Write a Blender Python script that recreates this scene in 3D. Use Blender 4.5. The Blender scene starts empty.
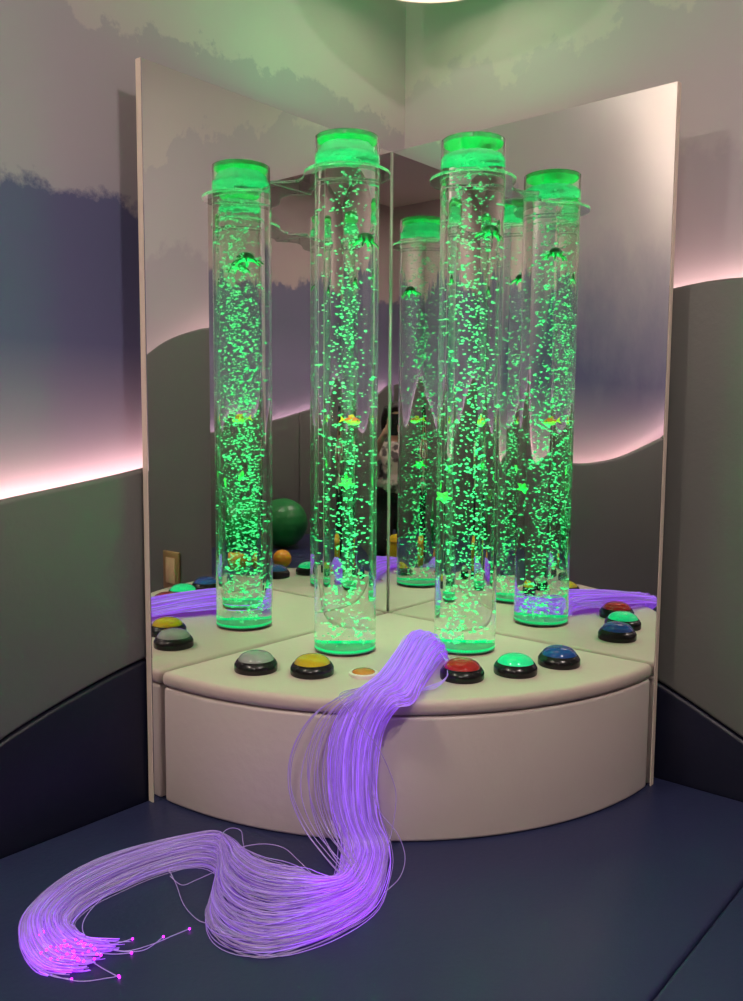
import bpy, bmesh, math, random
from mathutils import Vector, Matrix, noise as mnoise
import numpy as np
PI = math.pi
SC = bpy.context.scene
COL = SC.collection
rnd = random.Random(7)

# ------------------------------------------------------------------ camera (metres, corner of the two mirrors at the origin)
CAM = Vector((1.90947, -2.34260, 1.05408))
FW = Vector((-0.644279, 0.758628, -0.096897)).normalized()
RT = Vector((0.761734, 0.647849, 0.007295)); RT = (RT - FW*RT.dot(FW)).normalized()
UP = RT.cross(FW).normalized()
FPX = 862.36
def ray(u, v): return FW + RT*((u-371.5)/FPX) - UP*((v-500.5)/FPX)
def on_floor(u, v, z=0.0):
    d = ray(u, v); return CAM + d*((z-CAM.z)/d.z)
def on_cyl(u, v, R):
    d = ray(u, v); a = d.x*d.x+d.y*d.y; b = 2*(CAM.x*d.x+CAM.y*d.y); c = CAM.x**2+CAM.y**2-R*R
    q = b*b-4*a*c
    t = (-b-math.sqrt(max(q, 0)))/(2*a); return CAM + d*t

HT, HP, R = 1.948, 0.3634, 0.974          # mirror height, podium height, podium radius
RTUBE, HTUBE = 0.0913, 1.469
TUBE_A, TUBE_B = (0.2249, -0.4759), (0.4844, -0.2295)
WX, WY = -0.125, 0.225                    # left and right wall planes
PX, PY = -0.035, 0.083                    # padding fronts
FX, BY = 3.59, -4.43                      # far wall and back wall
FPXX, BPY = 3.50, -4.34
HC = 3.10

# ------------------------------------------------------------------ helpers
def tag(o, label=None, cat=None, group=None, kind=None):
    if label: o['label'] = label
    if cat: o['category'] = cat
    if group: o['group'] = group
    if kind: o['kind'] = kind
    return o
def empty(name, loc, label=None, cat=None, group=None):
    o = bpy.data.objects.new(name, None); COL.objects.link(o); o.location = loc; o.empty_display_size = .05
    return tag(o, label, cat, group)
def mesh_obj(name, me, mat, parent=None, loc=None):
    o = bpy.data.objects.new(name, me); COL.objects.link(o)
    mats = mat if isinstance(mat, (list, tuple)) else [mat]
    for m in mats: me.materials.append(m)
    if parent: o.parent = parent
    if loc is not None: o.location = loc
    return o
def from_bm(name, bm, mat, parent=None, loc=None, smooth=True, recalc=True):
    if recalc: bmesh.ops.recalc_face_normals(bm, faces=bm.faces)
    me = bpy.data.meshes.new(name); bm.to_mesh(me); bm.free()
    if smooth:
        for p in me.polygons: p.use_smooth = True
    return mesh_obj(name, me, mat, parent, loc)
def bevel(o, w, seg=3, ang=35):
    m = o.modifiers.new('bevel', 'BEVEL'); m.width = w; m.segments = seg; m.limit_method = 'ANGLE'; m.angle_limit = math.radians(ang)
    m.harden_normals = False
    return o
def autosmooth(o, ang=35):
    me = o.data
    bm = bmesh.new(); bm.from_mesh(me)
    for e in bm.edges:
        if len(e.link_faces) == 2 and e.calc_face_angle(0) > math.radians(ang): e.smooth = False
    bm.to_mesh(me); bm.free(); return o
def lathe(prof, n=64, cap_bottom=True, cap_top=True):
    bm = bmesh.new(); rings = []
    for (r, z) in prof:
        if r < 1e-6: rings.append([bm.verts.new((0, 0, z))])
        else: rings.append([bm.verts.new((r*math.cos(2*PI*i/n), r*math.sin(2*PI*i/n), z)) for i in range(n)])
    for a, b in zip(rings, rings[1:]):
        for i in range(n):
            j = (i+1) % n
            if len(a) == 1 and len(b) == 1: continue
            if len(a) == 1: bm.faces.new((a[0], b[i], b[j]))
            elif len(b) == 1: bm.faces.new((a[i], a[j], b[0]))
            else: bm.faces.new((a[i], a[j], b[j], b[i]))
    if cap_bottom and len(rings[0]) > 1: bm.faces.new(list(reversed(rings[0])))
    if cap_top and len(rings[-1]) > 1: bm.faces.new(rings[-1])
    return bm
def box(bm, lo, hi):
    r = bmesh.ops.create_cube(bm, size=1)
    c = [(lo[i]+hi[i])/2 for i in range(3)]; s = [hi[i]-lo[i] for i in range(3)]
    for v in r['verts']: v.co = Vector((c[0]+v.co.x*s[0], c[1]+v.co.y*s[1], c[2]+v.co.z*s[2]))
    return r['verts']
def prism(poly, axis, a, b):
    """poly of 2-D points extruded along axis from a to b"""
    bm = bmesh.new()
    def P(p, k):
        if axis == 'x': return (k, p[0], p[1])
        if axis == 'y': return (p[0], k, p[1])
        return (p[0], p[1], k)
    A = [bm.verts.new(P(p, a)) for p in poly]; B = [bm.verts.new(P(p, b)) for p in poly]
    n = len(poly)
    bm.faces.new(A); bm.faces.new(list(reversed(B)))
    for i in range(n): bm.faces.new((A[i], B[i], B[(i+1) % n], A[(i+1) % n]))
    return bm
def sweep(pts, rad, n=6, taper=None, caps=True):
    """tube round a polyline, returns verts, faces"""
    V, F = [], []
    N = len(pts); t0 = (pts[1]-pts[0]).normalized()
    ref = Vector((0, 0, 1)) if abs(t0.z) < .9 else Vector((1, 0, 0))
    nrm = (ref - t0*ref.dot(t0)).normalized()
    for i, p in enumerate(pts):
        t = (pts[min(i+1, N-1)]-pts[max(i-1, 0)])
        t = t.normalized() if t.length > 1e-9 else t0
        nrm = nrm - t*nrm.dot(t)
        nrm = nrm.normalized() if nrm.length > 1e-6 else t.orthogonal().normalized()
        b = t.cross(nrm); r = rad*(taper(i/(N-1)) if taper else 1)
        for k in range(n):
            a = 2*PI*k/n; V.append(p + nrm*(r*math.cos(a)) + b*(r*math.sin(a)))
    for i in range(N-1):
        for k in range(n):
            k2 = (k+1) % n; F.append((i*n+k, i*n+k2, (i+1)*n+k2, (i+1)*n+k))
    if caps:
        F.append(tuple(reversed(range(n)))); F.append(tuple(range((N-1)*n, N*n)))
    return V, F
def mesh_vf(name, V, F, smooth=True):
    me = bpy.data.meshes.new(name); me.from_pydata([tuple(v) for v in V], [], F); me.update()
    if smooth: me.polygons.foreach_set('use_smooth', [True]*len(me.polygons))
    return me
def catmull(P, per=6):
    out = []
    n = len(P)
    for i in range(n-1):
        p0, p1, p2, p3 = P[max(i-1, 0)], P[i], P[i+1], P[min(i+2, n-1)]
        for k in range(per):
            t = k/per; t2 = t*t; t3 = t2*t
            out.append(.5*((2*p1)+(p2-p0)*t+(2*p0-5*p1+4*p2-p3)*t2+(3*p1-p0-3*p2+p3)*t3))
    out.append(P[-1].copy()); return out
def interp(tab, x):
    if x <= tab[0][0]: return tab[0][1]
    for (a, fa), (b, fb) in zip(tab, tab[1:]):
        if x <= b:
            t = (x-a)/(b-a); t = t*t*(3-2*t) if False else t
            return fa+(fb-fa)*t
    return tab[-1][1]
def smooth_curve(tab, x):
    """Catmull interpolation of a height table"""
    n = len(tab)
    if x <= tab[0][0]: return tab[0][1]
    if x >= tab[-1][0]: return tab[-1][1]
    for i in range(n-1):
        if tab[i][0] <= x <= tab[i+1][0]:
            x1, y1 = tab[i]; x2, y2 = tab[i+1]
            m1 = (y2-tab[max(i-1, 0)][1])/(x2-tab[max(i-1, 0)][0]) if x2 > tab[max(i-1, 0)][0] else 0
            j = min(i+2, n-1); m2 = (tab[j][1]-y1)/(tab[j][0]-x1)
            h = x2-x1; t = (x-x1)/h
            return (2*t**3-3*t*t+1)*y1+(t**3-2*t*t+t)*h*m1+(-2*t**3+3*t*t)*y2+(t**3-t*t)*h*m2

# ------------------------------------------------------------------ materials
def new_mat(name):
    m = bpy.data.materials.new(name); m.use_nodes = True
    nt = m.node_tree; nt.nodes.clear()
    out = nt.nodes.new('ShaderNodeOutputMaterial'); return m, nt, out
def N(nt, t, **kw):
    n = nt.nodes.new(t)
    for k, v in kw.items():
        if k in n.inputs: n.inputs[k].default_value = v
        else: setattr(n, k, v)
    return n
def principled(name, col, rough=.5, metal=0, spec=.5, noise=None, bump=None, sheen=0, coat=0, trans=0, ior=1.45, emit=None, estr=0):
    m, nt, out = new_mat(name)
    b = N(nt, 'ShaderNodeBsdfPrincipled'); nt.links.new(b.outputs[0], out.inputs[0])
    b.inputs['Base Color'].default_value = (*col, 1); b.inputs['Roughness'].default_value = rough
    b.inputs['Metallic'].default_value = metal; b.inputs['Specular IOR Level'].default_value = spec
    b.inputs['Sheen Weight'].default_value = sheen; b.inputs['Coat Weight'].default_value = coat
    b.inputs['Transmission Weight'].default_value = trans; b.inputs['IOR'].default_value = ior
    if emit: b.inputs['Emission Color'].default_value = (*emit, 1); b.inputs['Emission Strength'].default_value = estr
    tc = N(nt, 'ShaderNodeTexCoord')
    if noise:
        sc, amt = noise
        n1 = N(nt, 'ShaderNodeTexNoise', Scale=sc, Detail=4.0); nt.links.new(tc.outputs['Object'], n1.inputs['Vector'])
        mx = N(nt, 'ShaderNodeMix', data_type='RGBA'); nt.links.new(n1.outputs[0], mx.inputs['Factor'])
        lo = [max(c*(1-amt), 0) for c in col]; hi = [min(c*(1+amt), 1) for c in col]
        mx.inputs[6].default_value = (*lo, 1); mx.inputs[7].default_value = (*hi, 1)
        nt.links.new(mx.outputs[2], b.inputs['Base Color'])
    if bump:
        sc, st = bump
        n2 = N(nt, 'ShaderNodeTexNoise', Scale=sc, Detail=5.0); nt.links.new(tc.outputs['Object'], n2.inputs['Vector'])
        bp = N(nt, 'ShaderNodeBump', Strength=st, Distance=.01); nt.links.new(n2.outputs[0], bp.inputs['Height'])
        nt.links.new(bp.outputs[0], b.inputs['Normal'])
    return m
def glass(name, ior, col=(1, 1, 1), rough=0.0):
    m, nt, out = new_mat(name)
    g = N(nt, 'ShaderNodeBsdfGlass', IOR=ior, Roughness=rough); g.inputs['Color'].default_value = (*col, 1)
    nt.links.new(g.outputs[0], out.inputs[0]); return m
def emitter(name, col, s):
    m, nt, out = new_mat(name)
    e = N(nt, 'ShaderNodeEmission', Strength=s); e.inputs['Color'].default_value = (*col, 1)
    nt.links.new(e.outputs[0], out.inputs[0]); return m

def mural(name, layers, seed, sky=(.50, .46, .45), hazy=0.0):
    """painted wall: misty ragged treeline silhouettes in paint tones, with foot colours that can carry strip glow. layers: (top height, colour top, colour bottom, softness)"""
    m, nt, out = new_mat(name); L = nt.links
    b = N(nt, 'ShaderNodeBsdfPrincipled', Roughness=.62); b.inputs['Specular IOR Level'].default_value = .25
    L.new(b.outputs[0], out.inputs[0])
    geo = N(nt, 'ShaderNodeNewGeometry')
    off = N(nt, 'ShaderNodeVectorMath', operation='ADD'); off.inputs[1].default_value = (seed*3.1, seed*1.7, seed*.9)
    L.new(geo.outputs['Position'], off.inputs[0])
    sep = N(nt, 'ShaderNodeSeparateXYZ'); L.new(geo.outputs['Position'], sep.inputs[0])
    prev = None
    n0 = N(nt, 'ShaderNodeTexNoise', Scale=1.3, Detail=3.0); L.new(off.outputs[0], n0.inputs['Vector'])
    skyc = N(nt, 'ShaderNodeMix', data_type='RGBA'); L.new(n0.outputs[0], skyc.inputs['Factor'])
    skyc.inputs[6].default_value = (sky[0]*.86, sky[1]*.86, sky[2]*.90, 1); skyc.inputs[7].default_value = (sky[0]*1.12, sky[1]*1.1, sky[2]*1.02, 1)
    prev = skyc.outputs[2]
    for k, (top, ct, cb, soft, amp) in enumerate(layers):
        o2 = N(nt, 'ShaderNodeVectorMath', operation='ADD'); o2.inputs[1].default_value = (k*5.3, k*2.9, k*4.1); L.new(off.outputs[0], o2.inputs[0])
        big = N(nt, 'ShaderNodeTexNoise', Scale=2.1, Detail=2.0); L.new(o2.outputs[0], big.inputs['Vector'])
        fine = N(nt, 'ShaderNodeTexNoise', Scale=13.0, Detail=5.0, Roughness=.65); L.new(o2.outputs[0], fine.inputs['Vector'])
        a = N(nt, 'ShaderNodeMath', operation='MULTIPLY_ADD'); L.new(big.outputs[0], a.inputs[0]); a.inputs[1].default_value = amp; L.new(sep.outputs[2], a.inputs[2])
        c = N(nt, 'ShaderNodeMath', operation='MULTIPLY_ADD'); L.new(fine.outputs[0], c.inputs[0]); c.inputs[1].default_value = .26; L.new(a.outputs[0], c.inputs[2])
        mr = N(nt, 'ShaderNodeMapRange'); L.new(c.outputs[0], mr.inputs[0])
        cen = top+amp*.5+.13
        mr.inputs[3].default_value = 1; mr.inputs[4].default_value = 0
        # the paint gets mistier towards the back of the wall
        hz = N(nt, 'ShaderNodeMapRange'); L.new(sep.outputs[1], hz.inputs[0]); hz.inputs[1].default_value = -1.3; hz.inputs[2].default_value = -1.9; hz.inputs[3].default_value = soft; hz.inputs[4].default_value = soft+hazy
        lo_ = N(nt, 'ShaderNodeMath', operation='SUBTRACT'); lo_.inputs[0].default_value = cen; L.new(hz.outputs[0], lo_.inputs[1]); L.new(lo_.outputs[0], mr.inputs[1])
        hi_ = N(nt, 'ShaderNodeMath', operation='ADD'); hi_.inputs[0].default_value = cen; L.new(hz.outputs[0], hi_.inputs[1]); L.new(hi_.outputs[0], mr.inputs[2])
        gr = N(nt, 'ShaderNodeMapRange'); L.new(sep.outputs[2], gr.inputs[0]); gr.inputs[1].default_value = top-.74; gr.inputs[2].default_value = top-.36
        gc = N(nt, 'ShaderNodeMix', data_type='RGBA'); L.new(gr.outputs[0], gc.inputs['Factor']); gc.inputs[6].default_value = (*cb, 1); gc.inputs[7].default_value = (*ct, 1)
        mx = N(nt, 'ShaderNodeMix', data_type='RGBA'); L.new(mr.outputs[0], mx.inputs['Factor'])
        L.new(prev, mx.inputs[6]); L.new(gc.outputs[2], mx.inputs[7]); prev = mx.outputs[2]
    L.new(prev, b.inputs['Base Color'])
    bt = N(nt, 'ShaderNodeTexNoise', Scale=90.0, Detail=2.0); L.new(geo.outputs['Position'], bt.inputs['Vector'])
    bp = N(nt, 'ShaderNodeBump', Strength=.06, Distance=.004); L.new(bt.outputs[0], bp.inputs['Height']); L.new(bp.outputs[0], b.inputs['Normal'])
    return m

M = {}
M['mural_left'] = mural('mural_left', [(2.10, (.44, .405, .43), (.40, .375, .43), .010, .5), (1.60, (.12, .125, .235), (.46, .38, .43), .025, .75)], 1, (.56, .52, .51), .5)  # lower layer's foot paled and pinked to paint in the light strip's glow
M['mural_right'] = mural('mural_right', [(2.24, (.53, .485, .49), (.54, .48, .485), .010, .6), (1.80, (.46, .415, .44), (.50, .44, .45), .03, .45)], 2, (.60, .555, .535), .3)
M['mural_far'] = mural('mural_far', [(2.22, (.15, .145, .215), (.22, .20, .30), .02, .35)], 4, (.42, .34, .33))
M['ceiling'] = principled('ceiling_paint', (.56, .47, .43), .8, noise=(3, .03))
M['padding'] = principled('grey_padding_vinyl', (.135, .135, .120), .5, noise=(2.0, .07), bump=(55, .08))
M['navy_pad'] = principled('navy_padding_vinyl', (.005, .006, .018), .42, noise=(3, .2), bump=(40, .08))
M['mat'] = principled('navy_mat_vinyl', (.023, .029, .082), .42, noise=(1.4, .12), bump=(70, .07))
M['subfloor'] = principled('subfloor_dark', (.03, .03, .035), .8, noise=(8, .2))
M['cream'] = principled('cream_vinyl', (.60, .51, .465), .45, noise=(3, .05), bump=(34, .10))
M['cream_lid'] = principled('cream_lid_vinyl', (.59, .475, .41), .42, noise=(3, .05), bump=(30, .12))
M['mirror'] = principled('mirror_face', (.80, .785, .775), .012, 1.0, noise=(2, .02))
M['bead'] = principled('seam_bead', (.45, .47, .42), .25, .3)
M['board'] = principled('pale_board', (.72, .60, .49), .5, noise=(14, .08))
M['acrylic'] = glass('clear_acrylic', 1.49, (.985, .995, .985))
M['plate'] = glass('bracket_acrylic', 1.49, (.97, .99, .975))
def edge_mat():
    m, nt, out = new_mat('polished_acrylic_edge')
    g = N(nt, 'ShaderNodeBsdfGlass', IOR=1.49, Roughness=.15); d = N(nt, 'ShaderNodeBsdfTranslucent'); d.inputs[0].default_value = (.75, .85, .75, 1)
    x = N(nt, 'ShaderNodeMixShader'); x.inputs[0].default_value = .10; nt.links.new(g.outputs[0], x.inputs[1]); nt.links.new(d.outputs[0], x.inputs[2]); nt.links.new(x.outputs[0], out.inputs[0]); return m
M['plate_edge'] = edge_mat()
M['water_side'] = glass('water_in_acrylic', 1.333/1.49, (1, 1, 1))
M['water_top'] = glass('water_surface', 1.333, (1, 1, 1))
M['steel'] = principled('steel_screw', (.55, .55, .53), .25, 1.0)
M['black'] = principled('black_plastic', (.008, .008, .008), .22, spec=.5, noise=(10, .1))
M['white_pl'] = principled('white_plastic', (.75, .66, .58), .35, noise=(10, .04))
M['led'] = emitter('led_strip_glow', (1.0, .64, .60), 38)
M['lamp'] = emitter('lamp_glow', (1.0, .86, .73), 480)
M['lamp_fill'] = emitter('lamp_glow_fill', (1.0, .86, .80), 215)
M['lamp_corner'] = emitter('corner_lamp_glow', (1.0, .86, .62), 1.5)
M['lamp_plate'] = principled('dark_green_lamp_plate', (.05, .30, .14), .35, noise=(30, .25))
M['green_led'] = emitter('green_led_glow', (0.0, 1.0, .28), .8)
M['ball_green'] = principled('green_ball_vinyl', (.02, .22, .05), .33, noise=(6, .1), bump=(80, .05))
M['ball_orange'] = principled('orange_ball', (.85, .36, .02), .35, noise=(6, .08))
M['yellow_foam'] = principled('yellow_foam_vinyl', (.65, .46, .01), .45, noise=(5, .08))
M['socket'] = principled('brass_plate', (.50, .30, .13), .35, .6, noise=(9, .12))
M['socket_in'] = principled('tan_socket', (.55, .36, .2), .5, noise=(9, .1))
M['toy_green'] = principled('toy_green', (.003, .035, .009), .4, noise=(20, .25))
M['toy_star'] = principled('toy_star', (.10, .65, .13), .4, noise=(20, .2))
M['toy_fish'] = principled('toy_fish_orange', (.95, .06, .008), .4, noise=(18, .3))
M['toy_yellow'] = principled('toy_fish_yellow', (.85, .28, .02), .4, noise=(18, .2))
M['eye'] = principled('dark_eye', (.01, .008, .006), .15, noise=(30, .1))

def bubble_mat(name, gloss, alb, tint=(.96, 1.0, .98)):
    m, nt, out = new_mat(name)
    d = N(nt, 'ShaderNodeBsdfDiffuse'); d.inputs[0].default_value = (alb*tint[0], alb*tint[1], alb*tint[2], 1)
    t = N(nt, 'ShaderNodeBsdfTranslucent'); t.inputs[0].default_value = (alb*tint[0], alb*tint[1], alb*tint[2], 1)
    g = N(nt, 'ShaderNodeBsdfGlossy', Roughness=.15); g.inputs[0].default_value = (1, 1, 1, 1)
    a = N(nt, 'ShaderNodeMixShader'); a.inputs[0].default_value = .5; nt.links.new(d.outputs[0], a.inputs[1]); nt.links.new(t.outputs[0], a.inputs[2])
    b = N(nt, 'ShaderNodeMixShader'); b.inputs[0].default_value = gloss; nt.links.new(a.outputs[0], b.inputs[1]); nt.links.new(g.outputs[0], b.inputs[2])
    # sky-grey mottling of the froth
    nt.links.new(b.outputs[0], out.inputs[0]); return m
M['bubble'] = bubble_mat('air_bubble', .04, .25)
M['froth'] = bubble_mat('froth', .02, .17)

M['lid'] = bubble_mat('lamp_green_lid', .03, .36, (.25, 1.0, .5))  # the lamp's green is put into the lid's own colour
def dome_mat(name, col, lit, trans=.0):
    return principled(name, col, .06, spec=.7, coat=.8, trans=trans, noise=(9, .12), emit=col if lit else None, estr=lit)
M['dome_silver'] = dome_mat('dome_clear_grey', (.30, .32, .29), 0)
M['dome_yellow'] = dome_mat('dome_yellow', (.56, .38, .006), 0)
M['dome_orange'] = dome_mat('dome_orange', (.55, .17, .02), .10)
M['dome_red'] = dome_mat('dome_red', (.36, .006, .006), .10)
M['dome_green'] = dome_mat('dome_green', (.006, .55, .20), .65)
M['dome_blue'] = dome_mat('dome_blue', (.003, .045, .22), .12)

def fibre_mat(name, strength, tint):
    m, nt, out = new_mat(name); L = nt.links
    at = N(nt, 'ShaderNodeAttribute'); at.attribute_name = 'glow'
    hue = N(nt, 'ShaderNodeAttribute'); hue.attribute_name = 'hue'
    e = N(nt, 'ShaderNodeEmission')
    mx = N(nt, 'ShaderNodeMix', data_type='RGBA'); L.new(hue.outputs['Fac'], mx.inputs['Factor'])
    mx.inputs[6].default_value = (.33, .10, 1.0, 1); mx.inputs[7].default_value = (.30, .010, 1.0, 1); L.new(mx.outputs[2], e.inputs[0])
    mu = N(nt, 'ShaderNodeMath', operation='MULTIPLY'); L.new(at.outputs['Fac'], mu.inputs[0]); mu.inputs[1].default_value = strength; L.new(mu.outputs[0], e.inputs[1])
    p = N(nt, 'ShaderNodeBsdfPrincipled', Roughness=.22); p.inputs['Base Color'].default_value = (*tint, 1); p.inputs['Specular IOR Level'].default_value = .6
    ad = N(nt, 'ShaderNodeAddShader'); L.new(e.outputs[0], ad.inputs[0]); L.new(p.outputs[0], ad.inputs[1])
    L.new(ad.outputs[0], out.inputs[0]); return m
M['fibre'] = fibre_mat('side_glow_fibre', .56, (.36, .31, .40))
M['fibre_tip'] = emitter('fibre_tip_glow', (.70, .02, 1.0), 5)
M['skin'] = principled('skin', (.52, .30, .20), .5, noise=(12, .08))
M['hair'] = principled('dark_hair', (.014, .009, .007), .45, noise=(40, .3))
M['black_cloth'] = principled('black_cloth', (.012, .012, .014), .8, noise=(20, .2))
M['phone'] = principled('dark_phone', (.012, .018, .012), .15, noise=(6, .1))
M['lens'] = principled('phone_lens', (.02, .02, .025), .05, noise=(6, .1))
def blouse_mat():
    m, nt, out = new_mat('patterned_blouse'); L = nt.links
    b = N(nt, 'ShaderNodeBsdfPrincipled', Roughness=.8); L.new(b.outputs[0], out.inputs[0])
    tc = N(nt, 'ShaderNodeTexCoord'); n = N(nt, 'ShaderNodeTexNoise', Scale=14.0, Detail=3.0); L.new(tc.outputs['Object'], n.inputs['Vector'])
    cr = N(nt, 'ShaderNodeValToRGB'); cr.color_ramp.elements[0].position = .42; cr.color_ramp.elements[0].color = (.10, .08, .08, 1)
    cr.color_ramp.elements[1].position = .52; cr.color_ramp.elements[1].color = (.62, .53, .47, 1)
    L.new(n.outputs[0], cr.inputs[0]); L.new(cr.outputs[0], b.inputs['Base Color']); return m
M['blouse'] = blouse_mat()

# ------------------------------------------------------------------ room shell
def struct(name, bm, mat, smooth=False):
    o = from_bm(name, bm, mat, smooth=smooth); o['kind'] = 'structure'; return o
T = .12
bm = bmesh.new(); box(bm, (WX-T, BY-T, -.20), (FX+T, WY+T, -.045)); struct('floor', bm, M['subfloor'])
bm = bmesh.new(); box(bm, (WX-T, BY-T, HC), (FX+T, WY+T, HC+T)); struct('ceiling', bm, M['ceiling'])
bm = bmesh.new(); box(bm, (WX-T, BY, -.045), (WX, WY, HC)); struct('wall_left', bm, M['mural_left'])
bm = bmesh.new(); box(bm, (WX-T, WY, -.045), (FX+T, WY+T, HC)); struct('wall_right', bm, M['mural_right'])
bm = bmesh.new(); box(bm, (FX, BY, -.045), (FX+T, WY, HC)); struct('wall_far', bm, M['mural_far'])
bm = bmesh.new(); box(bm, (WX-T, BY-T, -.045), (FX+T, BY, HC)); struct('wall_back', bm, M['mural_far'])

# soft play mats on the floor
def mat_tile(x0, x1, y0, y1, label):
    bm = bmesh.new(); box(bm, (x0, y0, -.044), (x1, y1, 0))
    o = from_bm('floor_mat', bm, M['mat']); bevel(o, .010, 3); tag(o, label, 'floor mat', 'navy vinyl floor mats'); return o
mat_tile(PX+.002, 1.344, -2.18, PY-.002, 'large navy vinyl floor mat carrying the cream podium and the glowing fibres')
mat_tile(1.347, 2.55, -2.18, PY-.002, 'navy vinyl floor mat beyond the seam at the bottom right corner')
mat_tile(2.553, FPXX-.002, -2.18, PY-.002, 'navy vinyl floor mat along the far wall, seen only in the mirrors')
mat_tile(PX+.002, 1.344, BPY+.002, -2.183, 'navy vinyl floor mat at the back of the left wall')
mat_tile(1.347, 2.55, BPY+.002, -2.183, 'navy vinyl floor mat under the kneeling person')
mat_tile(2.553, FPXX-.002, BPY+.002, -2.183, 'navy vinyl floor mat under the big green exercise ball')

# padded wall panels with wavy tops, LED strips behind their top edges
LEFT_TOP = [(-4.34, 1.30), (-3.9, 1.42), (-3.4, 1.36), (-2.9, 1.08), (-2.55, .945), (-2.48, .933), (-2.207, .883), (-1.955, .847), (-1.7, .833), (-1.483, .835), (-1.386, .853), (-1.208, .878), (-1.005, .909), (-.8, .95), (-.4, 1.06), (.18, 1.18)]
LEFT_NAVY = [(-4.34, .02), (-2.3, .02), (-1.9, .06), (-1.65, .16), (-1.407, .276), (-1.196, .345), (-.991, .392), (-.7, .42), (.18, .40)]
RIGHT_TOP = [(-.08, 1.18), (.3, 1.27), (.7, 1.38), (.979, 1.424), (1.037, 1.431), (1.15, 1.432), (1.362, 1.401), (1.508, 1.353), (1.8, 1.22), (2.2, 1.02), (2.6, .88), (3.0, .85), (3.5, .93)]
RIGHT_NAVY = [(-.08, .44), (.6, .41), (.981, .272), (1.209, .167), (1.45, .06), (1.7, .02), (3.5, .02)]
FAR_TOP = [(-4.34, 1.37), (-4.265, 1.354), (-4.11, 1.27), (-3.7, 1.20), (-3.212, 1.12), (-2.76, 1.02), (-2.2, .93), (-1.6, .95), (-.9, 1.12), (-.3, 1.08), (.08, .95)]
BACK_TOP = [(-.035, 1.30), (.5, 1.16), (1.1, .98), (1.8, 1.02), (2.4, 1.25), (3.0, 1.42), (3.5, 1.37)]
def panel(axis, front, back, a, b, top, bottom, mat, name, label, group, strip=None):
    n = max(4, int(abs(b-a)/.05)); xs = [a+(b-a)*i/n for i in range(n+1)]
    poly = [(x, smooth_curve(top, x)) for x in xs] + [(x, smooth_curve(bottom, x)+.004 if bottom else -.04) for x in reversed(xs)]
    bm = prism(poly, axis, front, back)
    o = from_bm(name, bm, mat); bevel(o, .012, 3, 40); tag(o, label, 'wall padding', group)
    if strip is not None:                                   # light strip stuck along the back of the panel, just under its top edge
        k = back; V, F = [], []
        for i in range(n+1):
            x = a+(b-a)*i/n; z = smooth_curve(top, x)-STRIP_DROP
            for dk, dz in ((0, -.006), (0, .006), (.005*strip, .006), (.005*strip, -.006)):
                V.append((k+dk, x, z+dz) if axis == 'x' else (x, k+dk, z+dz))
            if i:
                q = 4*(i-1)
                for jj in range(4): F.append((q+jj, q+(jj+1) % 4, q+4+(jj+1) % 4, q+4+jj))
        F.append((0, 1, 2, 3)); F.append(tuple(4*n+jj for jj in (3, 2, 1, 0)))
        l = mesh_obj('light_strip', mesh_vf('light_strip', V, F, False), M['led'], o); l['label'] = 'pinkish glowing light strip'
    return o
STRIP_DROP = .030
GAP = .060
G1, G2 = 'grey wavy padded wall panels', 'navy padded wall panels'
panel('x', PX, WX+GAP, -2.545, -.02, LEFT_TOP, LEFT_NAVY, M['padding'], 'wall_padding', 'grey padded panel on the left wall, beside the left mirror', G1, -1)
panel('x', PX, WX+GAP, BPY+.005, -2.552, LEFT_TOP, LEFT_NAVY, M['padding'], 'wall_padding', 'grey padded panel beyond the vertical seam at the edge of the right mirror', G1, -1)
panel('x', PX, WX+GAP, -2.4, -.02, LEFT_NAVY, None, M['navy_pad'], 'wall_padding', 'dark navy padded panel low on the left wall, left of the podium', G2)
panel('y', PY, WY-GAP, -.03, 1.86, RIGHT_TOP, RIGHT_NAVY, M['padding'], 'wall_padding', 'grey padded panel with a high rounded top, right of the right mirror', G1, 1)
panel('y', PY, WY-GAP, 1.867, 3.495, RIGHT_TOP, RIGHT_NAVY, M['padding'], 'wall_padding', 'low grey padded panel at the far end of the right wall', G1, 1)
panel('y', PY, WY-GAP, -.03, 1.9, RIGHT_NAVY, None, M['navy_pad'], 'wall_padding', 'dark navy padded panel low on the right wall, right of the podium', G2)
panel('x', FPXX, FX-GAP, BPY+.005, -3.05, FAR_TOP, None, M['padding'], 'wall_padding', 'grey padded panel behind the kneeling person, reflected at the mirror seam', G1, 1)
panel('x', FPXX, FX-GAP, -3.043, PY-.005, FAR_TOP, None, M['padding'], 'wall_padding', 'grey padded panel behind the big green ball, seen in the left mirror', G1, 1)
panel('y', BPY, BY+GAP, PX+.005, 1.75, BACK_TOP, None, M['padding'], 'wall_padding', 'grey padded panel on the back wall, left half', G1, -1)
panel('y', BPY, BY+GAP, 1.757, FPXX-.005, BACK_TOP, None, M['padding'], 'wall_padding', 'grey padded panel on the back wall, right half', G1, -1)

# ceiling lamps (outside the frame); the two larger ones are added fill
def downlight(x, y, mat, label, r=.085):
    t = empty('ceiling_downlight', (x, y, HC), label, 'ceiling light', 'round ceiling downlights')
    from_bm('trim_ring', lathe([(r, -.006), (r, -.016), (r+.012, -.018), (r+.022, -.012), (r+.024, 0), (r, 0)], 40, False, False), M['white_pl'], t)
    from_bm('diffuser', lathe([(0, -.012), (r, -.012), (r, -.002), (0, -.002)], 40, False, False), mat, t)
downlight(.12, -2.8, M['lamp'], 'warm round ceiling downlight near the left wall')
downlight(2.45, -1.35, M['lamp_fill'], 'added warm round fill lamp on the ceiling in the middle of the room, nearer the right wall', .14)
downlight(2.1, -3.5, M['lamp_fill'], 'added warm round fill lamp on the ceiling towards the back wall', .14)
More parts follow.
